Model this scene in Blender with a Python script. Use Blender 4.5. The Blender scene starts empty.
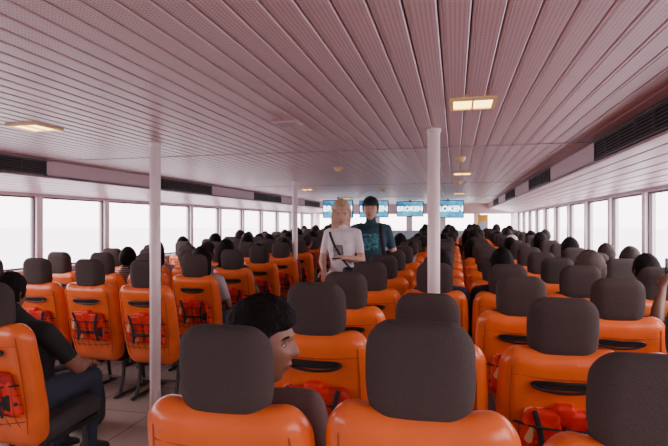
import bpy, math, random
from mathutils import Vector, Matrix, noise
random.seed(7)
SC = bpy.context.scene
COL = SC.collection
H = 1.55
# ------------------------------------------------------------------ materials
MATS = {}
def newmat(name):
    m = bpy.data.materials.new(name); m.use_nodes = True
    nt = m.node_tree; b = nt.nodes["Principled BSDF"]
    MATS[name] = m
    return m, nt, b
def mat(name, col, rough=0.5, metal=0.0, bump=0.0, bscale=60, var=0.0, vscale=8, spec=None, emit=None, estr=0):
    m, nt, b = newmat(name)
    b.inputs["Base Color"].default_value = (*col, 1)
    b.inputs["Roughness"].default_value = rough
    b.inputs["Metallic"].default_value = metal
    if spec is not None: b.inputs["Specular IOR Level"].default_value = spec
    tc = nt.nodes.new("ShaderNodeTexCoord")
    if bump:
        n = nt.nodes.new("ShaderNodeTexNoise"); n.inputs["Scale"].default_value = bscale
        n.inputs["Detail"].default_value = 4
        nt.links.new(tc.outputs["Object"], n.inputs["Vector"])
        bp = nt.nodes.new("ShaderNodeBump"); bp.inputs["Strength"].default_value = bump
        bp.inputs["Distance"].default_value = 0.01
        nt.links.new(n.outputs["Fac"], bp.inputs["Height"]); nt.links.new(bp.outputs["Normal"], b.inputs["Normal"])
    if var:
        n = nt.nodes.new("ShaderNodeTexNoise"); n.inputs["Scale"].default_value = vscale
        nt.links.new(tc.outputs["Object"], n.inputs["Vector"])
        cr = nt.nodes.new("ShaderNodeValToRGB")
        cr.color_ramp.elements[0].position = .3; cr.color_ramp.elements[1].position = .7
        cr.color_ramp.elements[0].color = (*[c*(1-var) for c in col], 1)
        cr.color_ramp.elements[1].color = (*[min(1, c*(1+var)) for c in col], 1)
        nt.links.new(n.outputs["Fac"], cr.inputs["Fac"]); nt.links.new(cr.outputs["Color"], b.inputs["Base Color"])
    if emit:
        b.inputs["Emission Color"].default_value = (*emit, 1); b.inputs["Emission Strength"].default_value = estr
    return m
mat("orange_vinyl", (.80, .150, .028), .28, bump=.3, bscale=14, var=.14, vscale=5)
mat("orange_seam", (.42, .07, .015), .5)
mat("headrest_fabric", (.064, .050, .047), .9, bump=.35, bscale=220, var=.15, vscale=300, spec=.2)
mat("cushion_fabric", (.05, .045, .05), .9, bump=.3, bscale=150)
mat("black_plastic", (.012, .012, .014), .4)
mat("strap", (.02, .02, .025), .7)
mat("steel_dark", (.08, .08, .085), .4, .6)
mat("white_paint", (.82, .72, .73), .35, bump=.05)
mat("wall_panel", (.68, .54, .57), .5, bump=.05)
mat("trim_grey", (.42, .32, .35), .5)
mat("vent_dark", (.10, .085, .09), .5)
mat("vent_hole", (.012, .011, .012), .8)
mat("rubber", (.10, .085, .09), .6)
mat("groove", (.13, .085, .095), .8)
mat("lamp_glow", (1, .9, .5), .4, emit=(1, .66, .20), estr=7)
mat("lamp_frame", (.8, .58, .28), .4)
mat("skin_tan", (.23, .108, .064), .5, var=.06, vscale=20)
mat("skin_fair", (.60, .35, .26), .5, var=.05, vscale=20)
mat("skin_brown", (.16, .075, .045), .5)
mat("lip_tan", (.20, .065, .048), .45)
mat("lip_fair", (.55, .2, .17), .45)
mat("eye_white", (.6, .57, .54), .2)
mat("eye_dark", (.01, .007, .005), .15)
mat("hair_black", (.008, .006, .006), .75, bump=.8, bscale=90, spec=.15)
mat("hair_brown", (.022, .013, .009), .65, bump=.8, bscale=90, spec=.25)
mat("hair_blonde", (.60, .42, .27), .5, bump=.6, bscale=60, var=.2, vscale=30)
mat("hair_grey", (.09, .07, .06), .7, bump=.8, bscale=90, spec=.2)
mat("cap_dark", (.012, .016, .03), .7)
mat("cap_white", (.7, .68, .68), .7)
mat("shirt_white", (.75, .72, .74), .8, bump=.3, bscale=20)
mat("shirt_navy", (.022, .070, .095), .8, bump=.3, bscale=20)
mat("shirt_black", (.010, .010, .012), .8, bump=.3, bscale=20)
mat("shirt_taupe", (.12, .078, .072), .85, bump=.3, bscale=20)
mat("shirt_print", (.05, .20, .24), .8, var=.9, vscale=30)
mat("print_grey", (.28, .26, .28), .8, var=.7, vscale=40)
mat("jeans", (.03, .04, .07), .8)
mat("shorts", (.05, .05, .055), .8)
mat("shoe", (.03, .03, .03), .6)
mat("phone_glass", (.015, .015, .02), .1)
mat("yellow_paint", (.8, .45, .05), .5)
mat("front_panel", (.40, .52, .60), .5)
# random shirt
m, nt, b = newmat("shirt_random"); b.inputs["Roughness"].default_value = .85
oi = nt.nodes.new("ShaderNodeObjectInfo"); cr = nt.nodes.new("ShaderNodeValToRGB")
cr.color_ramp.interpolation = 'CONSTANT'
cols = [(.02,.02,.025),(.3,.28,.3),(.03,.05,.12),(.25,.03,.03),(.5,.48,.5),(.02,.1,.1),(.12,.09,.08)]
for i, c in enumerate(cols):
    e = cr.color_ramp.elements[i] if i < 2 else cr.color_ramp.elements.new(i/len(cols))
    e.position = i/len(cols); e.color = (*c, 1)
nt.links.new(oi.outputs["Random"], cr.inputs["Fac"]); nt.links.new(cr.outputs["Color"], b.inputs["Base Color"])
# striped / patterned shirt
m, nt, b = newmat("shirt_striped"); b.inputs["Roughness"].default_value = .85
tc = nt.nodes.new("ShaderNodeTexCoord"); w = nt.nodes.new("ShaderNodeTexWave"); w.bands_direction = 'Z'
w.inputs["Scale"].default_value = 14; cr = nt.nodes.new("ShaderNodeValToRGB"); cr.color_ramp.interpolation = 'CONSTANT'
cr.color_ramp.elements[0].color = (.03,.03,.04,1); cr.color_ramp.elements[1].color = (.6,.56,.58,1); cr.color_ramp.elements[1].position = .5
nt.links.new(tc.outputs["Object"], w.inputs["Vector"]); nt.links.new(w.outputs["Color"], cr.inputs["Fac"]); nt.links.new(cr.outputs["Color"], b.inputs["Base Color"])
# life vest
m, nt, b = newmat("life_vest"); b.inputs["Roughness"].default_value = .6
tc = nt.nodes.new("ShaderNodeTexCoord"); v = nt.nodes.new("ShaderNodeTexVoronoi"); v.inputs["Scale"].default_value = 14
cr = nt.nodes.new("ShaderNodeValToRGB"); cr.color_ramp.interpolation = 'CONSTANT'
cr.color_ramp.elements[0].color = (.72,.025,.012,1); cr.color_ramp.elements[1].color = (.82,.05,.02,1); cr.color_ramp.elements[1].position=.45
for p, c in ((.72,(.45,.015,.01,1)),(.86,(.8,.5,.25,1)),(.93,(.02,.02,.02,1))):
    e = cr.color_ramp.elements.new(p); e.color = c
sx = nt.nodes.new("ShaderNodeSeparateColor"); nt.links.new(tc.outputs["Object"], v.inputs["Vector"])
nt.links.new(v.outputs["Color"], sx.inputs["Color"]); nt.links.new(sx.outputs[0], cr.inputs["Fac"]); nt.links.new(cr.outputs["Color"], b.inputs["Base Color"])
# ceiling plank (perforated)
m, nt, b = newmat("ceiling_plank"); b.inputs["Roughness"].default_value = .38
tc = nt.nodes.new("ShaderNodeTexCoord"); v = nt.nodes.new("ShaderNodeTexVoronoi"); v.inputs["Scale"].default_value = 70
v.inputs["Randomness"].default_value = 0.0
cr = nt.nodes.new("ShaderNodeValToRGB"); cr.color_ramp.elements[0].position=.20; cr.color_ramp.elements[1].position=.32
cr.color_ramp.elements[0].color=(.27,.175,.185,1); cr.color_ramp.elements[1].color=(.58,.405,.425,1)
nt.links.new(tc.outputs["Object"], v.inputs["Vector"]); nt.links.new(v.outputs["Distance"], cr.inputs["Fac"]); nt.links.new(cr.outputs["Color"], b.inputs["Base Color"])
mat("ceiling_lip", (.60, .43, .45), .35)
# floor
m, nt, b = newmat("floor_vinyl"); b.inputs["Roughness"].default_value = .22
tc = nt.nodes.new("ShaderNodeTexCoord"); br = nt.nodes.new("ShaderNodeTexBrick")
br.inputs["Color1"].default_value=(.50,.43,.38,1); br.inputs["Color2"].default_value=(.44,.38,.34,1); br.inputs["Mortar"].default_value=(.22,.19,.18,1)
br.inputs["Scale"].default_value=1.0; br.inputs["Brick Width"].default_value=.6; br.inputs["Row Height"].default_value=.6; br.inputs["Mortar Size"].default_value=.006; br.offset=0
nt.links.new(tc.outputs["Object"], br.inputs["Vector"]); nt.links.new(br.outputs["Color"], b.inputs["Base Color"])
# glass
m = bpy.data.materials.new("window_glass"); m.use_nodes=True; MATS["window_glass"]=m; nt=m.node_tree; nt.nodes.clear()
o=nt.nodes.new("ShaderNodeOutputMaterial"); t=nt.nodes.new("ShaderNodeBsdfTransparent"); t.inputs[0].default_value=(.96,.91,.93,1)
g=nt.nodes.new("ShaderNodeBsdfGlossy"); g.inputs["Roughness"].default_value=.05; mx=nt.nodes.new("ShaderNodeMixShader"); mx.inputs[0].default_value=.05
nt.links.new(t.outputs[0],mx.inputs[1]); nt.links.new(g.outputs[0],mx.inputs[2]); nt.links.new(mx.outputs[0],o.inputs[0])
# sea
m, nt, b = newmat("sea_water"); b.inputs["Roughness"].default_value=.35; b.inputs["Base Color"].default_value=(.60,.60,.66,1)
# tv screen
m, nt, b = newmat("tv_screen"); b.inputs["Base Color"].default_value=(.02,.02,.02,1)
tc = nt.nodes.new("ShaderNodeTexCoord"); n=nt.nodes.new("ShaderNodeTexNoise"); n.inputs["Scale"].default_value=3
cr=nt.nodes.new("ShaderNodeValToRGB"); cr.color_ramp.elements[0].color=(.01,.12,.35,1); cr.color_ramp.elements[0].position=.38; cr.color_ramp.elements[1].color=(.15,.60,.85,1); cr.color_ramp.elements[1].position=.65
nt.links.new(tc.outputs["Object"],n.inputs["Vector"]); nt.links.new(n.outputs["Fac"],cr.inputs["Fac"]); nt.links.new(cr.outputs["Color"],b.inputs["Emission Color"]); b.inputs["Emission Strength"].default_value=1.5
mat("tv_text", (1,1,1), .5, emit=(1,1,1), estr=5)

# ------------------------------------------------------------------ geometry helpers
class Geo:
    def __init__(s): s.v=[]; s.f=[]; s.m=[]; s.sm=[]
    def add(s, vf, mat, smooth=True, M=None):
        v, f = vf; o=len(s.v)
        s.v += [ (M@Vector(p)) if M else Vector(p) for p in v ]
        s.f += [tuple(i+o for i in q) for q in f]
        if isinstance(mat, str): s.m += [mat]*len(f)
        else: s.m += mat
        s.sm += [smooth]*len(f); return s
    def merge(s, g, M=None):
        o=len(s.v); s.v += [(M@p) if M else p for p in g.v]; s.f += [tuple(i+o for i in q) for q in g.f]; s.m+=g.m; s.sm+=g.sm
    def mesh(s, name):
        me = bpy.data.meshes.new(name); me.from_pydata([tuple(p) for p in s.v], [], s.f)
        names=[]
        for x in s.m:
            if x not in names: names.append(x)
        for x in names: me.materials.append(MATS[x])
        idx={x:i for i,x in enumerate(names)}
        me.polygons.foreach_set("material_index", [idx[x] for x in s.m])
        me.polygons.foreach_set("use_smooth", s.sm); me.update(); return me
    def obj(s, name, loc=(0,0,0), rz=0, parent=None):
        return place(s.mesh(name), name, loc, rz, parent)
def place(me, name, loc=(0,0,0), rz=0, parent=None, sc=1):
    ob=bpy.data.objects.new(name, me); COL.objects.link(ob); ob.location=loc; ob.rotation_euler=(0,0,rz)
    ob.scale=(sc,sc,sc)
    if parent: ob.parent=parent
    return ob
def box(x0,x1,y0,y1,z0,z1):
    v=[(x,y,z) for x in (x0,x1) for y in (y0,y1) for z in (z0,z1)]
    return v,[(0,1,3,2),(4,6,7,5),(0,4,5,1),(2,3,7,6),(0,2,6,4),(1,5,7,3)]
def rbox(s, r, c=(0,0,0), m=4, k=3, ys=1.0, fn=None):
    def coords(h):
        a=[h-r+r*math.tan(math.radians(45*i/k)) for i in range(k+1)]
        inner=h-r
        mid=[-inner+2*inner*i/m for i in range(1,m)] if inner>1e-6 else []
        lo=[-x for x in reversed(a)]
        res=lo+mid+(a if inner>1e-6 else a[1:])
        return res
    C=[coords(h) for h in s]; D={}; V=[]; F=[]
    def vid(p):
        inn=[max(-(s[i]-r),min(s[i]-r,p[i])) for i in range(3)]
        d=Vector([p[i]-inn[i] for i in range(3)])
        if d.length>1e-9: d=d.normalized()*r
        q=(inn[0]+d.x, (inn[1]+d.y)*ys, inn[2]+d.z)
        key=tuple(round(x,5) for x in q)
        if key not in D:
            D[key]=len(V); q=Vector(q)+Vector(c)
            if fn: q=fn(q)
            V.append(q)
        return D[key]
    for ax in range(3):
        u,w=(ax+1)%3,(ax+2)%3
        for sg in (-1,1):
            for i in range(len(C[u])-1):
                for j in range(len(C[w])-1):
                    q=[]
                    for a,b2 in ((i,j),(i+1,j),(i+1,j+1),(i,j+1)):
                        p=[0,0,0]; p[ax]=sg*s[ax]; p[u]=C[u][a]; p[w]=C[w][b2]; q.append(vid(p))
                    if sg<0: q.reverse()
                    qq=[]
                    for t in q:
                        if t not in qq: qq.append(t)
                    if len(qq)>2: F.append(tuple(qq))
    return V,F
def cr_interp(P, n, closed=False):
    out=[]; N=len(P)
    seg = N if closed else N-1
    for i in range(seg):
        if closed: p0,p1,p2,p3=P[(i-1)%N],P[i],P[(i+1)%N],P[(i+2)%N]
        else: p0,p1,p2,p3=P[max(i-1,0)],P[i],P[i+1],P[min(i+2,N-1)]
        for j in range(n):
            t=j/n
            out.append([0.5*((2*b)+(-a+c)*t+(2*a-5*b+4*c-d)*t*t+(-a+3*b-3*c+d)*t**3) for a,b,c,d in zip(p0,p1,p2,p3)])
    if not closed: out.append(list(P[-1]))
    return out
def tube(path, radii, n=12, sub=4, side=(1,0,0), closed=False):
    """radii: float or (a,b) per point; a along side"""
    if not isinstance(radii,(list,tuple)): radii=[radii]*len(path)
    rr=[(r,r) if not isinstance(r,(list,tuple)) else r for r in radii]
    P=[list(p)+list(r) for p,r in zip(path,rr)]
    Q=cr_interp(P, sub, closed) if len(P)>2 or sub>1 else P
    pts=[Vector(q[:3]) for q in Q]; R=[(max(q[3],.0005),max(q[4],.0005)) for q in Q]
    V=[];F=[];rings=[]
    N=len(pts)
    def frame(t, sd):
        s_=sd-t*sd.dot(t)
        if s_.length<1e-3: s_=Vector((0,1,0))-t*t.y
        s_.normalize(); return s_, t.cross(s_)
    sd=Vector(side)
    def ring(c,s_,u_,a,b2):
        o=len(V)
        for k in range(n):
            an=2*math.pi*k/n; V.append(c+s_*(a*math.cos(an))+u_*(b2*math.sin(an)))
        rings.append(o)
    frs=[]
    for i in range(N):
        if closed: t=pts[(i+1)%N]-pts[(i-1)%N]
        else: t=pts[min(i+1,N-1)]-pts[max(i-1,0)]
        t.normalize(); frs.append((t,)+frame(t,sd))
    if not closed:
        t,s_,u_=frs[0]; a,b2=R[0]; r=min(a,b2)
        for an in (75,50,25):
            c=math.cos(math.radians(an)); ring(pts[0]-t*r*math.sin(math.radians(an)),s_,u_,a*c,b2*c)
    for i in range(N):
        t,s_,u_=frs[i]; ring(pts[i],s_,u_,*R[i])
    if not closed:
        t,s_,u_=frs[-1]; a,b2=R[-1]; r=min(a,b2)
        for an in (25,50,75):
            c=math.cos(math.radians(an)); ring(pts[-1]+t*r*math.sin(math.radians(an)),s_,u_,a*c,b2*c)
    M=len(rings)
    for i in range(M if closed else M-1):
        a,b2=rings[i],rings[(i+1)%M]
        for k in range(n):
            F.append((a+k,a+(k+1)%n,b2+(k+1)%n,b2+k))
    if not closed:
        F.append(tuple(rings[0]+k for k in reversed(range(n)))); F.append(tuple(rings[-1]+k for k in range(n)))
    return V,F
def ellips(c, r, n=16, m=10, rot=None):
    V=[];F=[]
    V.append(Vector((0,0,r[2])))
    for j in range(1,m):
        th=math.pi*j/m
        for i in range(n):
            ph=2*math.pi*i/n
            V.append(Vector((r[0]*math.sin(th)*math.cos(ph), r[1]*math.sin(th)*math.sin(ph), r[2]*math.cos(th))))
    V.append(Vector((0,0,-r[2])))
    for i in range(n): F.append((0,1+i,1+(i+1)%n))
    for j in range(m-2):
        for i in range(n):
            a=1+j*n; F.append((a+i,a+n+i,a+n+(i+1)%n,a+(i+1)%n))
    L=len(V)-1; a=1+(m-2)*n
    for i in range(n): F.append((a+i,L,a+(i+1)%n))
    V=[(rot@v if rot else v)+Vector(c) for v in V]
    return V,F
def G(x,s): return math.exp(-(x/s)**2)
def sst(a,b,x):
    t=max(0,min(1,(x-a)/(b-a))); return t*t*(3-2*t)

# ------------------------------------------------------------------ head
def head_pt(dx,dy,dz, female=False):
    x=dx*.074; y=dy*.096; z=dz*.122
    t=max(0,-dz)
    x*=1-(.34 if not female else .38)*t**1.6
    x*=1+.05*math.exp(-((dz-.25)/.4)**2)
    if dy<0:
        y*=1-.55*t**1.2
        y*=1+.08*max(0,dz)
    else:
        y*=1-.06*t
        y+=.006*t
    if dy>0:
        fr=dy
        if z<.03:
            pr = sst(.036,-.020,z)**1.2 if z>-.020 else sst(-.034,-.022,z)
            wid=.009+.007*sst(.02,-.025,z)
            y+=.021*pr*G(x,wid)*fr
        y-=.010*(G(x-.031,.017)+G(x+.031,.017))*G(z-.014,.014)*fr
        y+=.005*G(z-.034,.010)*G(x,.05)*fr
        y+=.006*(G(x-.042,.018)+G(x+.042,.018))*G(z+.02,.02)*fr
        y+=.009*G(x,.022)*(G(z+.053,.0060)+.95*G(z+.067,.0070))*fr
        y-=.003*G(x,.03)*G(z+.060,.003)*fr
        y-=.004*G(x,.03)*G(z+.082,.007)*fr
        y+=.012*G(x,.022)*G(z+.103,.014)*fr
    return Vector((x,y,z))
def head_geo(skin, lip, hair, style='short', res=(64,48), female=False, cap=None, seed=0):
    g=Geo(); nu,nv=res
    def sph(fn):
        V=[];F=[]
        V.append(fn(0,0,1))
        for j in range(1,nv):
            th=math.pi*j/nv
            for i in range(nu):
                ph=2*math.pi*(i+.5)/nu
                V.append(fn(math.sin(th)*math.cos(ph),math.sin(th)*math.sin(ph),math.cos(th)))
        V.append(fn(0,0,-1))
        for i in range(nu): F.append((0,1+i,1+(i+1)%nu))
        for j in range(nv-2):
            a=1+j*nu
            for i in range(nu): F.append((a+i,a+nu+i,a+nu+(i+1)%nu,a+(i+1)%nu))
        L=len(V)-1;a=1+(nv-2)*nu
        for i in range(nu): F.append((a+i,L,a+(i+1)%nu))
        return V,F
    V,F=sph(lambda a,b2,c: head_pt(a,b2,c,female))
    ms=[]
    for f in F:
        c=sum((V[i] for i in f),Vector())/len(f)
        ms.append(lip if (c.y>.05 and abs(c.x)<.024 and -.0745+.25*abs(c.x)<c.z<-.0465-.25*abs(c.x)) else skin)
    g.add((V,F),ms)
    hm=hair
    def hairfn(a,b2,c):
        p=head_pt(a,b2 if b2<0 else b2,c,female)
        if b2>0: p.y=b2*.096*(1-.06*max(0,-c))
        y=p.y
        pts=[(-.10,-.065),(-.04,-.055),(-.012,-.03),(.018,-.012),(.03,.045),(.06,.062),(.12,.074)]
        if style=='long': pts=[(-.10,-.14),(.0,-.14),(.02,-.12),(.04,.0),(.055,.055),(.12,.080)]
        if style=='full': pts=[(-.10,-.085),(-.045,-.07),(-.026,-.030),(-.012,.022),(.014,.020),(.022,-.010),(.030,.0),(.042,.040),(.06,.052),(.12,.060)]
        ln=pts[-1][1]
        for q0,q1 in zip(pts,pts[1:]):
            if q0[0]<=y<=q1[0]:
                ln=q0[1]+(q1[1]-q0[1])*(y-q0[0])/(q1[0]-q0[0]); break
        if y<pts[0][0]: ln=pts[0][1]
        k=sst(-.008,.012,p.z-ln)
        d=Vector((a,b2,c)).normalized()
        th=.015 if style=='short' else .022
        if style=='curly': th=.035
        th+= .008*max(0,c)
        nz=noise.noise(Vector((a,b2,c))*(6 if style!='curly' else 9)+Vector((seed*3.1,0,0)))*(.005 if style!='curly' else .014)
        nz+=noise.noise(Vector((a*30,b2*30,c*8)))*(.0015 if style!='full' else .004)
        off=(th+nz)*k-.009*(1-k)
        q=p+d*off
        if style=='long' and c<.1 and y<.05:
            s=sst(.1,-1,c)
            q.z-= .10*s
            q.x*= 1+.45*s; q.y-= .012*s
            if b2<0: q.y=min(q.y,-.045*s+q.y*.9)
        return q
    g.add(sph(hairfn),hm)
    for sx in (-1,1):
        g.add(ellips((sx*.031,.069,.014),(.0155,.0125,.0090),14,10),'eye_white')
        g.add(ellips((sx*.031,.0775,.0135),(.0066,.0052,.0066),10,8),'eye_dark')
        g.add(tube([(sx*.014,.074,.012),(sx*.024,.0818,.0195),(sx*.036,.0812,.020),(sx*.047,.072,.012)],[.002,.0036,.0036,.002],6,4),skin)
        g.add(tube([(sx*.014,.074,.010),(sx*.025,.0800,.0055),(sx*.036,.079,.0055),(sx*.047,.072,.011)],[.002,.003,.003,.002],6,4),skin)
        g.add(tube([(sx*.014,.086,.028),(sx*.027,.0880,.034),(sx*.040,.083,.033),(sx*.050,.073,.027)],[(.003,.002),(.0035,.002),(.003,.002),(.001,.001)],6,4,side=(0,0,1)),hair if hair!='hair_blonde' else 'hair_brown')
        ex=sx*.0755
        g.add(ellips((ex,-.006,-.004),(.006,.017,.028),12,10,Matrix.Rotation(sx*.25,3,'Z')),skin)
        g.add(tube([(ex+sx*.003,.006,-.018),(ex+sx*.004,.008,.006),(ex+sx*.007,.0,.024),(ex+sx*.011,-.016,.022),(ex+sx*.012,-.022,.004),(ex+sx*.008,-.014,-.018),(ex+sx*.004,-.004,-.032)],[.003,.0035,.004,.0045,.0042,.004,.005],8,4),skin)
    if cap:
        def capfn(a,b2,c):
            p=Vector((a*.091,b2*.112-.002,.050+max(c,-.02)*.094)); return p
        g.add(sph(capfn),cap)
        Vb=[];Fb=[]
        for i in range(13):
            an=math.radians(20+140*i/12)
            for r0,dz in ((.9,0.0),(1.0,.004),(1.30,.000),(1.55,-.008),(1.55,-.012),(1.0,-.004)):
                Vb.append(Vector((math.cos(an)*.085*min(r0,1.12),math.sin(an)*.105*r0,.054+dz)))
        for i in range(12):
            for j in range(6):
                a0=i*6+j;a1=i*6+(j+1)%6; Fb.append((a0,a0+6,a1+6,a1))
        g.add((Vb,Fb),cap)
    return g

# ------------------------------------------------------------------ hand
def hand_geo(w, d, nrm, skin, left=False, curl=.5, sc=1.0):
    g=Geo(); w=Vector(w); d=Vector(d).normalized(); nrm=Vector(nrm); nrm=(nrm-d*nrm.dot(d)).normalized()
    s=d.cross(nrm)*(1 if left else -1)   # thumb side
    g.add(tube([w-d*.03,w+d*.01,w+d*.05*sc,w+d*.085*sc],[(.026,.021),(.028,.018),(.040,.015),(.038,.012)],12,4,side=tuple(s)),skin)
    for i,(o,L) in enumerate(((.029,.070),(.010,.080),(-.009,.074),(-.027,.058))):
        b=w+d*(.078*sc)+s*o*sc; P=[b]; ang=.15
        dirv=(d+s*(o*1.5)).normalized()
        for k,fr in enumerate((.45,.32,.23)):
            ang+=curl*(.5 if k==0 else .9)
            b=b+(dirv*math.cos(ang)+nrm*math.sin(ang))*L*fr*sc; P.append(b)
        g.add(tube(P,[.0088*sc,.0084*sc,.0076*sc,.006*sc],8,3,side=tuple(s)),skin)
    b=w+d*.02*sc+s*.026*sc
    g.add(tube([b,b+(d*.6+s*.7+nrm*.2)*.035*sc,b+(d*.6+s*.7+nrm*.2)*.035*sc+(d*.9+s*.25+nrm*.35)*.03*sc,b+(d*.6+s*.7+nrm*.2)*.035*sc+(d*.9+s*.25+nrm*.35)*.052*sc],[.013*sc,.0105*sc,.009*sc,.007*sc],8,3),skin)
    return g
# ------------------------------------------------------------------ body
def lerp(a,b,t): return tuple(x+(y-x)*t for x,y in zip(a,b))
def body_geo(J, skin, shirt, pants, female=False, voxel=.012, shorts=False, longsleeve=False, matfn=None, shoe='shoe'):
    parts=Geo(); segs=[]
    k=.88 if female else 1.0
    sp=J['spine']   # pelvis,waist,chest,upper,neckbase,necktop
    parts.add(tube(sp,[(.165,.125),(.142*k,.112),(.172*k,.125*k),(.150*k,.105),(.066*k,.066),(.056*k,.060)],20,6),'x')
    segs+= [(sp[0],sp[1],.15,pants if not J.get('tunic') else shirt),(sp[1],sp[2],.15,shirt),(sp[2],sp[3],.16,shirt),(sp[3],lerp(sp[3],sp[4],.8),.12,shirt),(lerp(sp[3],sp[4],1.05),sp[5],.06,skin)]
    if female:
        for sx in (-1,1):
            c=Vector(sp[2])+Vector((sx*.070,.072,.0)); parts.add(ellips(c,(.058,.052,.058)),'x'); segs.append((tuple(c),tuple(c+Vector((0,0,.01))),.06,shirt))
    for sd in ('L','R'):
        S,E,W=J['sh'+sd],J['el'+sd],J['wr'+sd]
        inn=lerp(sp[3],S,.3)
        parts.add(tube([inn,lerp(inn,S,.75),S],[(.07,.075),(.07*k,.07),(.060*k,.062)],14,4,side=(0,1,0)),'x')
        parts.add(tube([S,lerp(S,E,.35),lerp(S,E,.8),E],[.060*k,.056*k,.047*k,.043*k],14,4),'x')
        parts.add(tube([E,lerp(E,W,.3),lerp(E,W,.8),W],[.043*k,.044*k,.031*k,.027*k],14,4),'x')
        segs.append((inn,S,.065,shirt))
        q=1.0 if longsleeve else .62
        segs.append((S,lerp(S,E,q),.056,shirt))
        if not longsleeve: segs.append((lerp(S,E,.7),E,.046,skin))
        segs.append((E,W,.038,shirt if longsleeve else skin))
        Hh,K,A,T=J['hip'+sd],J['kn'+sd],J['an'+sd],J['toe'+sd]
        parts.add(tube([Hh,lerp(Hh,K,.4),lerp(Hh,K,.9),K],[.098,.090,.066,.062],16,4),'x')
        parts.add(tube([K,lerp(K,A,.35),lerp(K,A,.85),A],[.062,.060,.042,.042],14,4),'x')
        parts.add(tube([lerp(A,T,-.3),lerp(A,T,.3),T],[.04,(.042,.036),(.042,.024)],12,4),'x')
        segs.append((Hh,K,.08,pants)); segs.append((K,lerp(K,A,.9),.05,skin if shorts else pants)); segs.append((A,T,.04,shoe))
    parts.m=['white_paint']*len(parts.f)
    me=parts.mesh('tmp'); ob=bpy.data.objects.new('tmp',me); COL.objects.link(ob)
    r=ob.modifiers.new('r','REMESH'); r.mode='VOXEL'; r.voxel_size=voxel
    s=ob.modifiers.new('s','SMOOTH'); s.iterations=6; s.factor=.5
    dg=bpy.context.evaluated_depsgraph_get(); ev=ob.evaluated_get(dg); em=ev.to_mesh()
    V=[v.co.copy() for v in em.vertices]; F=[tuple(p.vertices) for p in em.polygons]
    ev.to_mesh_clear(); bpy.data.objects.remove(ob); bpy.data.meshes.remove(me)
    S2=[(Vector(a),Vector(b2)-Vector(a),r_,m_) for a,b2,r_,m_ in segs]
    for i,v in enumerate(V):
        V[i]=v+Vector((noise.noise(v*9),noise.noise(v*9+Vector((5,5,5))),0))*.006
    ms=[]
    for f in F:
        c=sum((V[i] for i in f),Vector())/len(f); best=9;bm=None
        for a,d,r_,m_ in S2:
            L=d.length_squared; t=max(0,min(1,(c-a).dot(d)/L)) if L>0 else 0
            q=(c-a-d*t).length-r_
            if q<best: best=q;bm=m_
        if matfn:
            z=matfn(c,bm)
            if z: bm=z
        ms.append(bm)
    g=Geo(); g.add((V,F),ms); return g
def person(J, head, skin, shirt, pants, hyaw=0, hpitch=0, hsc=1.0, hands=True, curl=.5, handdir=None, **kw):
    g=body_geo(J,skin,shirt,pants,**kw)
    M=Matrix.Translation(J['head'])@Matrix.Rotation(hyaw,4,'Z')@Matrix.Rotation(hpitch,4,'X')@Matrix.Scale(hsc,4)
    g.merge(head,M)
    if hands:
        for sd in ('L','R'):
            E,W=Vector(J['el'+sd]),Vector(J['wr'+sd]); d=(W-E).normalized()
            nr=Vector((0,0,-1)) if abs(d.z)<.7 else Vector((1 if sd=='L' else -1,0,0))
            if handdir and sd in handdir: nr=Vector(handdir[sd])
            g.merge(hand_geo(W,d,nr,skin,left=(sd=='L'),curl=curl))
    return g
def seated(dx=0, head=(0,.19,1.13), hgt=0, arms='lap'):
    hz=head[2]+hgt
    J=dict(spine=[(0,.30,.52),(0,.265,.64),(0,.24,.80),(dx*.5,.21,.92+hgt*.5),(dx*.8,.185,.995+hgt),(dx+head[0],head[1]-.015,hz-.065)],
      shL=(-.175+dx*.5,.205,.925+hgt*.5),shR=(.175+dx*.5,.205,.925+hgt*.5),
      elL=(-.225,.27,.67),elR=(.225,.27,.67),wrL=(-.13,.47,.60),wrR=(.13,.47,.60),
      hipL=(-.09,.33,.545),hipR=(.09,.33,.545),knL=(-.11,.66,.54),knR=(.11,.66,.54),anL=(-.11,.64,.09),anR=(.11,.64,.09),toeL=(-.12,.77,.04),toeR=(.12,.77,.04),
      head=(dx+head[0],head[1],hz))
    return J
def standing(s=1.0):
    return dict(spine=[(0,0,.95),(0,.01,1.08),(0,.01,1.27),(0,-.005,1.40),(0,-.01,1.465),(0,.005,1.555)],
      shL=(-.175,-.01,1.405),shR=(.175,-.01,1.405),elL=(-.235,-.03,1.12),elR=(.235,-.03,1.12),wrL=(-.24,.05,.88),wrR=(.24,.05,.88),
      hipL=(-.09,0,.92),hipR=(.09,0,.92),knL=(-.10,.02,.50),knR=(.10,.02,.50),anL=(-.10,-.02,.09),anR=(.10,-.02,.09),toeL=(-.12,.13,.035),toeR=(.12,.13,.035),head=(0,.02,1.625))

# ------------------------------------------------------------------ room
XL,XR=-4.75,1.85; FL,FR=-4.05,1.07; YB,YF=-4.5,17.0; ZC=H+.64; ZF=ZC-.17; ZW=1.86; ZS=1.02
def fz(y): return .02*max(0,y-6)
g=Geo(); g.add(([(XL,YB,0),(XR,YB,0),(XR,6,0),(XL,6,0),(XL,YF,fz(YF)),(XR,YF,fz(YF))],[(0,1,2,3),(3,2,5,4)]),'floor_vinyl',False); g.obj('floor')
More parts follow.
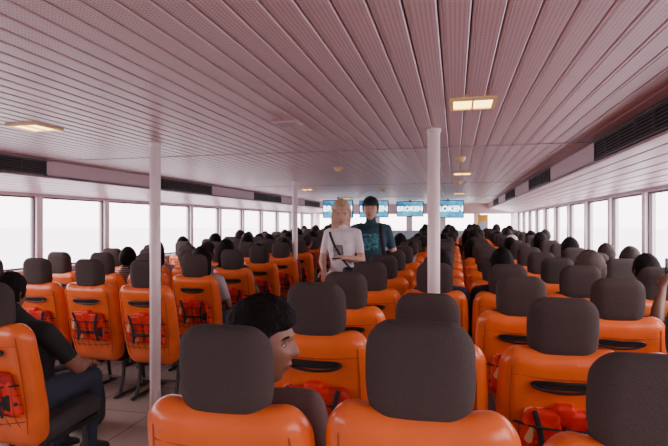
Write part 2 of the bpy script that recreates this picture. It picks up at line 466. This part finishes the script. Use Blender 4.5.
# ceiling
g=Geo(); pitch=.1; x=FL
g.add(box(FL,FR,YB,YF,ZC+.012,ZC+.05),'groove',False)
i=0
while x<FR-.001:
    a=x+.003; b2=min(x+pitch-.003,FR)
    pr=[(a,ZC+.012),(a,ZC+.002),(a+.004,ZC),(a+.014,ZC),(a+.016,ZC-.003),(b2-.004,ZC-.003),(b2,ZC),(b2,ZC+.012)]
    V=[(px,yy,pz) for yy in (YB,YF) for px,pz in pr]; n=len(pr)
    F=[(j,j+1,n+j+1,n+j) for j in range(n-1)]
    ms=['ceiling_lip']*4+['ceiling_plank']+['ceiling_lip']*2
    g.add((V,F),ms,False); x+=pitch; i+=1
g.obj('ceiling')
for k,yy in enumerate((.4,4.3,8.2,12.1)):
    g=Geo(); g.add(box(FL,FR,yy-.012,yy+.012,ZC-.008,ZC+.004),'trim_grey',False); g.obj('trim_%d'%(k+1))
# side soffits + fascias
for nm,xf,xw,sg in (('left',FL,XL,-1),('right',FR,XR,1)):
    g=Geo()
    g.add(box(min(xf,xf+sg*.03),max(xf,xf+sg*.03),YB,YF,ZF,ZC+.05),'wall_panel',False)
    N=7
    for j in range(N):
        t0,t1=j/N,(j+1)/N-.02
        xa,xb=xf+(xw-xf)*t0,xf+(xw-xf)*t1; za,zb=ZF+(ZW+.03-ZF)*t0,ZF+(ZW+.03-ZF)*t1
        g.add(([(xa,YB,za),(xb,YB,zb),(xb,YF,zb),(xa,YF,za),(xa,YB,za+.02),(xb,YB,zb+.02),(xb,YF,zb+.02),(xa,YF,za+.02)],[(0,1,2,3),(4,7,6,5),(0,3,7,4),(1,5,6,2)]),'ceiling_lip',False)
    V=[(xf,YB,ZF+.03),(xw+sg*.1,YB,ZW+.06),(xw+sg*.1,YF,ZW+.06),(xf,YF,ZF+.03)]
    g.add((V,[(0,1,2,3)]),'groove',False)
    g.obj('ceiling_soffit_'+nm)
    g=Geo(); g.add(box(xf-.012 if sg>0 else xf-.02,xf+.02 if sg>0 else xf+.012,YB,YF,ZF-.012,ZF+.006),'trim_grey',False); g.obj('trim_soffit_'+nm)
    # vents
    for (y0,y1) in ((-1.4,.3),(2.45,4.25),(6.2,7.8),(9.7,11.3),(13.3,14.8)):
        g=Geo(); xx=xf-sg*.001
        def bx(a,b2,*r): return box(min(a,b2),max(a,b2),*r)
        g.add(bx(xx,xx-sg*.006,y0,y1,ZF+.018,ZC-.012),'vent_hole',False)
        for (z0,z1) in ((ZF+.012,ZF+.024),(ZC-.02,ZC-.008)): g.add(bx(xx,xx-sg*.02,y0-.01,y1+.01,z0,z1),'vent_dark',False)
        for yy in (y0,y1-.012): g.add(bx(xx,xx-sg*.02,yy,yy+.012,ZF+.012,ZC-.008),'vent_dark',False)
        for q in range(6):
            zz=ZF+.032+q*.021; a=xx-sg*.004; c=xx-sg*.020
            g.add(([(a,y0,zz+.012),(a,y1,zz+.012),(c,y1,zz),(c,y0,zz),(a,y0,zz+.015),(a,y1,zz+.015),(c,y1,zz+.004),(c,y0,zz+.004)],[(0,1,2,3),(4,7,6,5),(3,2,6,7)]),'vent_dark',False)
        yy=y0+.3
        while yy<y1-.1:
            g.add(bx(xx,xx-sg*.021,yy,yy+.008,ZF+.02,ZC-.012),'vent_dark',False); yy+=.3
        g.obj('air_vent')
# walls
mul={'left':4.91,'right':5.65}; P=1.17; wn=0
for nm,xw,sg in (('left',XL,-1),('right',XR,1)):
    xo=xw+sg*.10; a,b2=min(xw,xo),max(xw,xo)
    g=Geo(); g.add(box(a,b2,YB,YF,-.1,ZS),'wall_panel',False); g.add(box(a,b2,YB,YF,ZW,ZC+.05),'wall_panel',False)
    y=mul[nm]
    while y-P>YB: y-=P
    ys=[]
    while y<YF: ys.append(y); y+=P
    for yy in ys: g.add(box(a,b2,yy-.045,yy+.045,ZS,ZW),'white_paint',False)
    g.obj('wall_'+nm)
    g=Geo(); g.add(box(min(xw,xw-sg*.05),max(xw,xw-sg*.05),YB,YF,ZS-.04,ZS-.005),'white_paint',False); g.obj('trim_sill_'+nm)
    for y0,y1 in zip(ys,ys[1:]):
        wn+=1; g=Geo(); xa=xw+sg*.03; ya,yb=y0+.045,y1-.045
        for (p,q,r,s) in ((ya,yb,ZS,ZS+.02),(ya,yb,ZW-.02,ZW),(ya,ya+.02,ZS+.02,ZW-.02),(yb-.02,yb,ZS+.02,ZW-.02)):
            g.add(box(min(xa,xa+sg*.03),max(xa,xa+sg*.03),p,q,r,s),'rubber',False)
        g.add(([(xa+sg*.015,ya+.015,ZS+.015),(xa+sg*.015,yb-.015,ZS+.015),(xa+sg*.015,yb-.015,ZW-.015),(xa+sg*.015,ya+.015,ZW-.015)],[(0,1,2,3)]),'window_glass',False)
        g.obj('window_%d'%wn)
# front wall with windows
g=Geo()
g.add(box(XL,XR,YF,YF+.1,0,1.30),'front_panel',False); g.add(box(XL,XR,YF,YF+.1,1.85,ZC+.1),'wall_panel',False)
xs=[XL,-3.7,-2.6,-1.5,-.4,.7,XR]
for xx in xs: g.add(box(xx-.10,xx+.10,YF,YF+.1,1.30,1.85),'white_paint',False)
g.obj('wall_front')
g=Geo(); g.add(box(XL-.1,XR+.1,YB-.1,YB,0,ZC+.1),'wall_panel',False); g.obj('wall_back')
g=Geo(); g.add(rbox((.16,.12,.80),.02,(.85,YF-.5,.80+fz(16.5)),2,2),'yellow_paint'); g.add(box(.73,.97,YF-.625,YF-.62,1.1,1.6),'front_panel',False); g.obj('yellow_locker')
# poles
for px,py in ((-2.33,3.55),(-.14,3.46),(-2.40,7.36)):
    g=Geo(); r=.042
    g.add(tube([(px,py,.0),(px,py,1),(px,py,ZC)],r,24,1),'white_paint')
    g.add(tube([(px,py,.004),(px,py,.02)],[.06,.058],24,1),'white_paint'); g.add(tube([(px,py,ZC-.008),(px,py,ZC-.004)],[.05,.05],24,1),'white_paint')
    g.obj('support_pole')
# ceiling lamps
for lx,ly in ((-2.69,2.74),(.09,2.74),(-2.69,9.0),(.09,6.6),(-2.69,-1.0),(.09,-1.0),(.09,11),(-2.69,12.5)):
    g=Geo(); w=.118
    for a,b2,c,d in ((-w,w,-w,-w+.02),(-w,w,w-.02,w),(-w,-w+.02,-w+.02,w-.02),(w-.02,w,-w+.02,w-.02),(-.005,.005,-w+.02,w-.02)):
        g.add(box(a,b2,c,d,-.016,.0),'lamp_frame',False)
    g.add(box(-w+.02,-.005,-w+.02,w-.02,-.008,-.004),'lamp_glow',False); g.add(box(.005,w-.02,-w+.02,w-.02,-.008,-.004),'lamp_glow',False)
    g.obj('ceiling_lamp',(lx,ly,ZC-.002))
for lx,ly in ((.05,5.0),(.05,7.9),(-1.3,5.6),(-1.3,9.3)):
    g=Geo(); g.add(tube([(0,0,-.004),(0,0,0)],[.05,.055],20,1),'lamp_frame'); g.add(tube([(0,0,-.010),(0,0,-.006)],[.03,.032],20,1),'lamp_glow'); g.obj('ceiling_downlight',(lx,ly,ZC-.003))
for lx,ly in ((-1.03,3.0),):
    g=Geo(); g.add(rbox((.085,.07,.008),.007,(0,0,-.008),4,2),'ceiling_lip'); g.add(rbox((.06,.045,.006),.005,(0,0,-.018),4,2),'trim_grey'); g.obj('smoke_detector',(lx,ly,ZC-.003))
# TVs
def cam2w(x,d,z):
    lat=(x-334)/500*d
    return (-.2352*d+.9720*lat, .9720*d+.2352*lat, z)
for x,d,w in ((338,12.2,.76),(374,12.6,.74),(410,13.8,.74),(448,13.2,.82)):
    p=cam2w(x,d,H+14.0/500*d); h=w*.58
    g=Geo(); g.add(rbox((w/2,.035,h/2),.012,(0,0,0),2,2),'black_plastic')
    g.add(([(-w/2+.02,-.037,-h/2+.02),(w/2-.02,-.037,-h/2+.02),(w/2-.02,-.037,h/2-.02),(-w/2+.02,-.037,h/2-.02)],[(0,1,2,3)]),'tv_screen',False)
    g.add(tube([(0,.02,h/2-.02),(0,.02,ZC-p[2])],.02,10,1),'steel_dark')
    tv=g.obj('television',p)
    cu=bpy.data.curves.new('screen_text','FONT'); cu.body='BROKEN'; cu.size=h*.42; cu.align_x='CENTER'; cu.align_y='CENTER'; cu.extrude=.002; cu.offset=.004
    tmp=bpy.data.objects.new('t',cu); COL.objects.link(tmp); dg=bpy.context.evaluated_depsgraph_get()
    tm=bpy.data.meshes.new_from_object(tmp.evaluated_get(dg)); bpy.data.objects.remove(tmp)
    tm.materials.clear(); tm.materials.append(MATS['tv_text'])
    t=bpy.data.objects.new('screen_text',tm); COL.objects.link(t); t.parent=tv; t.location=(0,-.041,0); t.rotation_euler=(math.pi/2,0,0)

# ------------------------------------------------------------------ seat
LEAN=.20
def lean(q): return Vector((q.x,q.y+LEAN*(1.0-q.z),q.z))
def seat_geo():
    g=Geo()
    def bf(q):
        z=q.z; x=q.x
        if z<.67: x*=1-.12*((.67-z)/.34)**2
        else: x*=1-.07*((z-.67)/.34)**3
        yy=q.y
        if yy<0: yy-=.012*math.cos(min(1,abs(x)/.26)*math.pi/2)
        p=Vector((x,yy,z+.012*G(abs(x)-.20,.07)*(1 if z>.9 else 0)))
        n_=noise.noise(p*7)*.006+noise.noise(p*17+Vector((3,1,2)))*.003
        p.y+=n_
        return lean(p)
    g.add(rbox((.262,.085,.345),.083,(0,0,.67),10,4,.72,bf),'orange_vinyl')
    rear=lambda z,x=0: -.0735+LEAN*(1-z)+.012*(1-math.cos(min(1,abs(x)/.26)*math.pi/2))
    for sx in (-1,1):
        g.add(tube([(sx*.205,rear(.96,.2)+.006,.955),(sx*.212,rear(.8,.2)-.001,.80),(sx*.205,rear(.6,.2)-.001,.60),(sx*.185,rear(.42,.2)+.002,.42)],.0028,6,4),'orange_seam')
    g.add(tube([(-.205,rear(.91,.2),.915),(-.1,rear(.9,.1)-.001,.905),(0,rear(.9)-.001,.902),(.1,rear(.9,.1)-.001,.905),(.205,rear(.91,.2),.915)],.0028,6,4),'orange_seam')
    g.add(rbox((.118,.006,.012),.0055,(0,0,0),4,2,1,lambda q:Vector((q.x,q.y+rear(.868,q.x)-.001,q.z+.868+.6*q.x*q.x))),'vent_hole')
    lp=[]
    for i in range(16):
        an=2*math.pi*i/16; xx=.128*math.copysign(abs(math.cos(an))**.7,math.cos(an)); zz=.868+.021*math.sin(an)+.6*xx*xx
        lp.append((xx,rear(zz,xx)-.008-.008*(1-abs(xx)/.128),zz))
    g.add(tube(lp,.0062,8,2,closed=True,side=(0,0,1)),'black_plastic')
    def pk(q):
        n_=noise.noise(q*14)*.010
        return Vector((q.x*(1-.1*(q.z-.64)/.13), q.y+rear(q.z,q.x)-.012+n_, q.z))
    U=.05
    g.add(rbox((.085,.03,.125),.028,(-.088,0,.60+U),6,3,1,pk),'life_vest'); g.add(rbox((.085,.03,.125),.028,(.088,0,.60+U),6,3,1,pk),'life_vest')
    g.add(rbox((.05,.028,.05),.024,(0,0,.70+U),4,3,1,pk),'life_vest')
    yk=lambda z,x:rear(z,x)-.048
    for sx in (-1,1):
        g.add(tube([(sx*.12,yk(.77,.1),.722+U),(sx*.09,yk(.65,.1)-.003,.60+U),(sx*.10,yk(.54,.1),.48+U)],[(.011,.003)]*3,8,4),'strap')
    g.add(tube([(-.18,yk(.61,.18)+.02,.605),(-.09,yk(.61,.1)-.003,.61),(0,yk(.61,0)-.002,.606),(.09,yk(.61,.1)-.003,.61),(.18,yk(.61,.18)+.02,.605)],[(.010,.003)]*5,8,4,side=(0,0,1)),'strap')
    g.add(rbox((.02,.006,.014),.005,(0,yk(.61,0)-.006,.606),2,2),'black_plastic')
    for k in range(7):
        xx=-.18+.06*k
        g.add(tube([(xx,yk(.71,xx)+.004,.705),(xx,yk(.55,xx)-.006,.55),(xx*.95,yk(.47,xx)+.025,.47)],.0014,5,3),'strap')
    for zz in (.705,.65,.60,.55,.50):
        g.add(tube([(-.195,yk(zz,.19)+.035,zz),(-.1,yk(zz,.1)-.005,zz-.004),(0,yk(zz,0)-.005,zz-.006),(.1,yk(zz,.1)-.005,zz-.004),(.195,yk(zz,.19)+.035,zz)],.0018 if zz<.70 else .005,6,3),'strap')
    def hf(q):
        z=q.z; t=(z-1.105)/.13
        x=q.x*(1-.07*max(0,t)**2-.12*max(0,-t)**2)
        return Vector((x,q.y-.012+LEAN*.4*(1.1-z)+.01*(x/.145)**2,z))
    g.add(rbox((.142,.072,.133),.070,(0,0,1.105),6,6,.72,hf),'headrest_fabric')
    for sx in (-1,1): g.add(tube([(sx*.06,.0,.95),(sx*.06,-.005,1.0)],.008,8,1),'steel_dark')
    g.add(rbox((.245,.235,.055),.05,(0,.34,.405),6,4,1,lambda q:Vector((q.x,q.y,q.z+.015*(q.y-.34)/.235+.01*math.cos(q.x/.245*1.5)))),'cushion_fabric')
    g.add(rbox((.235,.22,.02),.015,(0,.33,.345),2,2),'black_plastic')
    g.add(rbox((.021,.15,.016),.015,(-.262,.30,.655),4,3),'black_plastic')
    g.add(tube([(-.262,.18,.64),(-.262,.17,.50),(-.255,.20,.36)],[(.012,.022)]*3,8,4),'black_plastic')
    for sx in (-.19,.19):
        g.add(tube([(sx,.14,.02),(sx,.19,.18),(sx,.20,.335)],[.016]*3,10,3),'steel_dark')
        g.add(tube([(sx,.50,.02),(sx,.47,.18),(sx,.46,.335)],[.016]*3,10,3),'steel_dark')
        g.add(tube([(sx,.08,.014),(sx,.56,.014)],[(.02,.012)]*2,8,1),'steel_dark')
    g.add(tube([(-.19,.33,.33),(.19,.33,.33)],.014,8,1,side=(0,1,0)),'steel_dark')
    g.add(tube([(-.19,.19,.16),(.19,.19,.16)],.010,8,1,side=(0,1,0)),'steel_dark')
    return g
seatm=seat_geo().mesh('passenger_seat')
LC=[-2.56,-3.1,-3.64,-4.18]
seats=[]
for k in range(16):
    y=1.41+.87*k
    if y>15.2: break
    RC=[-.68,-.12,.44,.97,1.49] if k<2 else [-.68,-.15,.38,.90,1.43]
    for ci,x in enumerate(RC):
        if k==2 and ci==1: continue
        dx=random.uniform(-.012,.012) if k>1 else 0
        yy=y; zs=1.0
        if k==0:
            yy={0:1.32,1:1.32}.get(ci,1.36); zs={0:1.02,1:1.05}.get(ci,1.0)
            dx={0:.045,1:.03,2:.02}.get(ci,0)
        if k==1 and ci==0: dx=.05; yy=y-.02; zs=1.03
        ob=place(seatm,'passenger_seat',(x+dx,yy,fz(y)),random.uniform(-.02,.02) if k>0 else 0); ob.scale=(1,1,zs)
        seats.append(('R',ci,k,x,y))
for k in range(14):
    y=3.75+.85*k
    if y>15.2: break
    for ci,x in enumerate(LC):
        place(seatm,'passenger_seat',(x+random.uniform(-.01,.01),y,fz(y)),random.uniform(-.02,.02)); seats.append(('L',ci,k,x,y))
for x in (-2.40,-2.96,-3.52,-4.08): place(seatm,'passenger_seat',(x,2.16,0))

# ------------------------------------------------------------------ people
hd_m=head_geo('skin_tan','lip_tan','hair_black','short',(28,22),seed=1)
hd_f=head_geo('skin_tan','lip_tan','hair_black','long',(28,22),female=True,seed=2)
hd_c=head_geo('skin_fair','lip_fair','hair_grey','curly',(36,28),seed=3)
hd_w=head_geo('skin_tan','lip_tan','hair_black','short',(28,22),cap='cap_white',seed=4)
hd_b=head_geo('skin_tan','lip_tan','hair_brown','short',(28,22),seed=12)
pm=person(seated(hgt=.03),hd_m,'skin_tan','shirt_random','jeans',voxel=.016).mesh('seated_man')
pf=person(seated(hgt=.01,dx=-.05),hd_f,'skin_tan','shirt_random','jeans',hyaw=.5,voxel=.016,female=True).mesh('seated_woman')
pm2=person(seated(hgt=.05,dx=.12),hd_b,'skin_tan','shirt_random','jeans',hyaw=-.4,voxel=.016).mesh('seated_man')
pf2=person(seated(hgt=.04,dx=-.13),hd_f,'skin_tan','shirt_random','jeans',hyaw=.3,voxel=.016,female=True).mesh('seated_woman')
pc=person(seated(dx=.11,hgt=.05),hd_c,'skin_fair','shirt_random','jeans',voxel=.016).mesh('curly_haired_passenger')
pw=person(seated(hgt=.04),hd_w,'skin_tan','shirt_random','jeans',voxel=.016).mesh('passenger_in_white_cap')
pl=person(seated(dx=.16,hgt=.02),head_geo('skin_brown','lip_tan','hair_black','short',(36,28),seed=9),'skin_brown','shirt_striped','jeans',hyaw=.5,voxel=.014).mesh('leaning_passenger')
special={('R',3,3):(pc,'curly_haired_passenger'),('L',2,1):(pl,'leaning_passenger'),('R',3,8):(pw,'passenger_in_white_cap'),('R',4,2):None}
for s in seats:
    key=s[:3]
    if key in special:
        if special[key]: me,nm=special[key]; place(me,nm,(s[3],s[4],fz(s[4])))
        continue
    if s[0]=='R' and s[2]<3: continue
    if s[0]=='R' and s[1]==0 and s[2] in (3,4): continue
    if s[0]=='L' and s[2]<1: continue
    pr=.5 if s[4]<7 else .85
    if random.random()<pr:
        me,nm=random.choice(((pm,'seated_man'),(pm2,'seated_man'),(pf,'seated_woman'),(pf2,'seated_woman')))
        ob=place(me,nm,(s[3]+random.uniform(-.03,.03),s[4]+random.uniform(0,.02),fz(s[4])),random.uniform(-.12,.12),sc=random.uniform(.97,1.06))
# --- man in profile (front seat)
J=seated(); J['head']=(.035,.25,1.140); J['spine'][5]=(.022,.22,1.065); J['spine'][4]=(.015,.195,.995)
J['shR']=(.21,.20,.955); J['elR']=(.26,.27,.69)
hdA=head_geo('skin_tan','lip_tan','hair_black','full',(120,90),seed=5)
g=person(J,hdA,'skin_tan','shirt_taupe','jeans',hyaw=-1.50,hpitch=-.05,hsc=1.13,voxel=.009)
g.obj('man_in_profile',(-.67,1.34,0))
# --- man in black tshirt
J=seated(); J['head']=(-.12,.24,1.12); J['spine'][5]=(-.09,.21,1.05)
J['elR']=(.27,.34,.70); J['wrR']=(.16,.55,.66)
hdB=head_geo('skin_tan','lip_tan','hair_black','short',(64,48),seed=6)
g=person(J,hdB,'skin_tan','shirt_black','jeans',hyaw=.1,hpitch=-.1,voxel=.010)
g.obj('man_in_black_shirt',(-2.44,2.18,0))
# --- passenger with phone
J=seated(); J['elR']=(.20,.42,.85); J['wrR']=(.08,.62,1.12); J['elL']=(-.20,.42,.85); J['wrL']=(-.08,.62,1.12)
g=person(J,hd_m,'skin_brown','shirt_random','jeans',voxel=.014,curl=.35,handdir={'L':(.5,.3,-.2),'R':(-.5,.3,-.2)})
g.add(rbox((.036,.005,.075),.004,(0,.70,1.235),2,2),'phone_glass')
g.obj('passenger_filming_with_phone',(1.43,3.15,0))
# --- woman standing
J=standing(); J['elL']=(-.22,.03,1.13); J['wrL']=(-.08,.23,1.17); J['elR']=(.225,-.01,1.12); J['wrR']=(.14,.20,1.02); J['tunic']=True
J['shL']=(-.16,-.01,1.40); J['shR']=(.16,-.01,1.40)
J['head']=(0,.04,1.62)
hdW=head_geo('skin_fair','lip_fair','hair_blonde','long',(64,48),female=True,seed=8)
def wm(c,b):
    if b=='shirt_white' and c.y>.05 and abs(c.x-.01)<.055 and 1.17<c.z<1.29: return 'print_grey'
g=person(J,hdW,'skin_fair','shirt_white','jeans',hyaw=.35,hpitch=-.35,hsc=1.06,voxel=.009,female=True,matfn=wm,handdir={'L':(0,0,-1),'R':(0,0,-1)})
g.add(tube([(.13,-.02,1.455),(.11,.08,1.40),(.03,.140,1.26),(-.08,.14,1.10),(-.19,.08,.98)],[(.012,.003)]*5,8,5),'strap')
g.add(tube([(.13,-.02,1.455),(.10,-.11,1.38),(0,-.135,1.22),(-.12,-.13,1.06),(-.19,-.02,.98)],[(.012,.003)]*5,8,5),'strap')
g.add(rbox((.11,.045,.085),.03,(-.16,.15,.98),4,3),'black_plastic')
g.add(rbox((.036,.075,.005),.004,(-.03,.31,1.165),2,2),'phone_glass')
wo=g.obj('woman_standing',(-1.19,5.30,0),math.pi-.05); wo.scale=(1.02,1.02,1.02)
# --- man standing
J=standing(); J['elL']=(-.25,-.04,1.13); J['wrL']=(-.24,.06,.90)
hdM=head_geo('skin_fair','lip_fair','hair_brown','short',(64,48),cap='cap_dark',seed=10)
def mm(c,b):
    if b=='shirt_navy' and c.y>.05 and abs(c.x)<.09 and 1.18<c.z<1.36: return 'shirt_print'
g=person(J,hdM,'skin_fair','shirt_navy','shorts',hyaw=-.1,hpitch=-.05,voxel=.010,shorts=True,matfn=mm)
for sx in (-1,1):
    g.add(tube([(sx*.10,-.13,1.36),(sx*.105,-.06,1.47),(sx*.115,.06,1.44),(sx*.125,.125,1.30),(sx*.15,.08,1.12),(sx*.15,-.10,1.08)],[(.02,.005)]*6,8,5),'strap')
g.add(rbox((.14,.08,.21),.06,(0,-.21,1.25),4,3),'strap')
mo=g.obj('man_standing',(-.94,5.68,0),math.pi+.12); mo.scale=(1.05,1.05,1.05)
# backpack on floor
g=Geo(); g.add(rbox((.15,.10,.20),.07,(0,0,.205),5,4,1,lambda q:Vector((q.x*(1-.25*max(0,q.z-.2)/.2),q.y+noise.noise(q*8)*.012,q.z))),'strap')
g.add(rbox((.11,.03,.09),.028,(0,-.115,.15),3,3),'strap'); g.add(tube([(-.03,.0,.39),(-.03,0,.43),(.03,0,.43),(.03,0,.39)],.007,8,4),'strap'); g.obj('black_backpack',(-2.75,3.25,0),.4)

# ------------------------------------------------------------------ outside
g=Geo(); g.add(([(-600,-600,-5),(600,-600,-5),(600,600,-5),(-600,600,-5)],[(0,1,2,3)]),'sea_water',False); g.obj('sea')
w=bpy.data.worlds.new('World'); SC.world=w; w.use_nodes=True; nt=w.node_tree; bg=nt.nodes['Background']
tc=nt.nodes.new('ShaderNodeTexCoord'); sp=nt.nodes.new('ShaderNodeSeparateXYZ'); cr=nt.nodes.new('ShaderNodeValToRGB')
cr.color_ramp.elements[0].position=0; cr.color_ramp.elements[0].color=(.94,.81,.87,1); cr.color_ramp.elements[1].position=.35; cr.color_ramp.elements[1].color=(1,.92,.93,1)
nt.links.new(tc.outputs['Generated'],sp.inputs[0]); nt.links.new(sp.outputs['Z'],cr.inputs['Fac']); nt.links.new(cr.outputs['Color'],bg.inputs['Color']); bg.inputs['Strength'].default_value=9.3
for nm,xx,ry in (('left',XL-.12,-1),('right',XR+.12,1)):
    L=bpy.data.lights.new('window_portal_'+nm,'AREA'); L.shape='RECTANGLE'; L.size=ZW-ZS; L.size_y=YF-YB
    L.cycles.is_portal=True
    o=bpy.data.objects.new('window_portal_'+nm,L); COL.objects.link(o); o.location=(xx,(YF+YB)/2,(ZS+ZW)/2); o.rotation_euler=(0,math.pi/2*ry,0)
# camera
cd=bpy.data.cameras.new('camera'); cam=bpy.data.objects.new('camera',cd); COL.objects.link(cam)
cam.location=(0,0,H); cam.rotation_euler=(math.radians(90),0,math.radians(13.6)); cd.sensor_width=36; cd.lens=500/668*36; cd.clip_start=.05; cd.clip_end=2000
SC.camera=cam
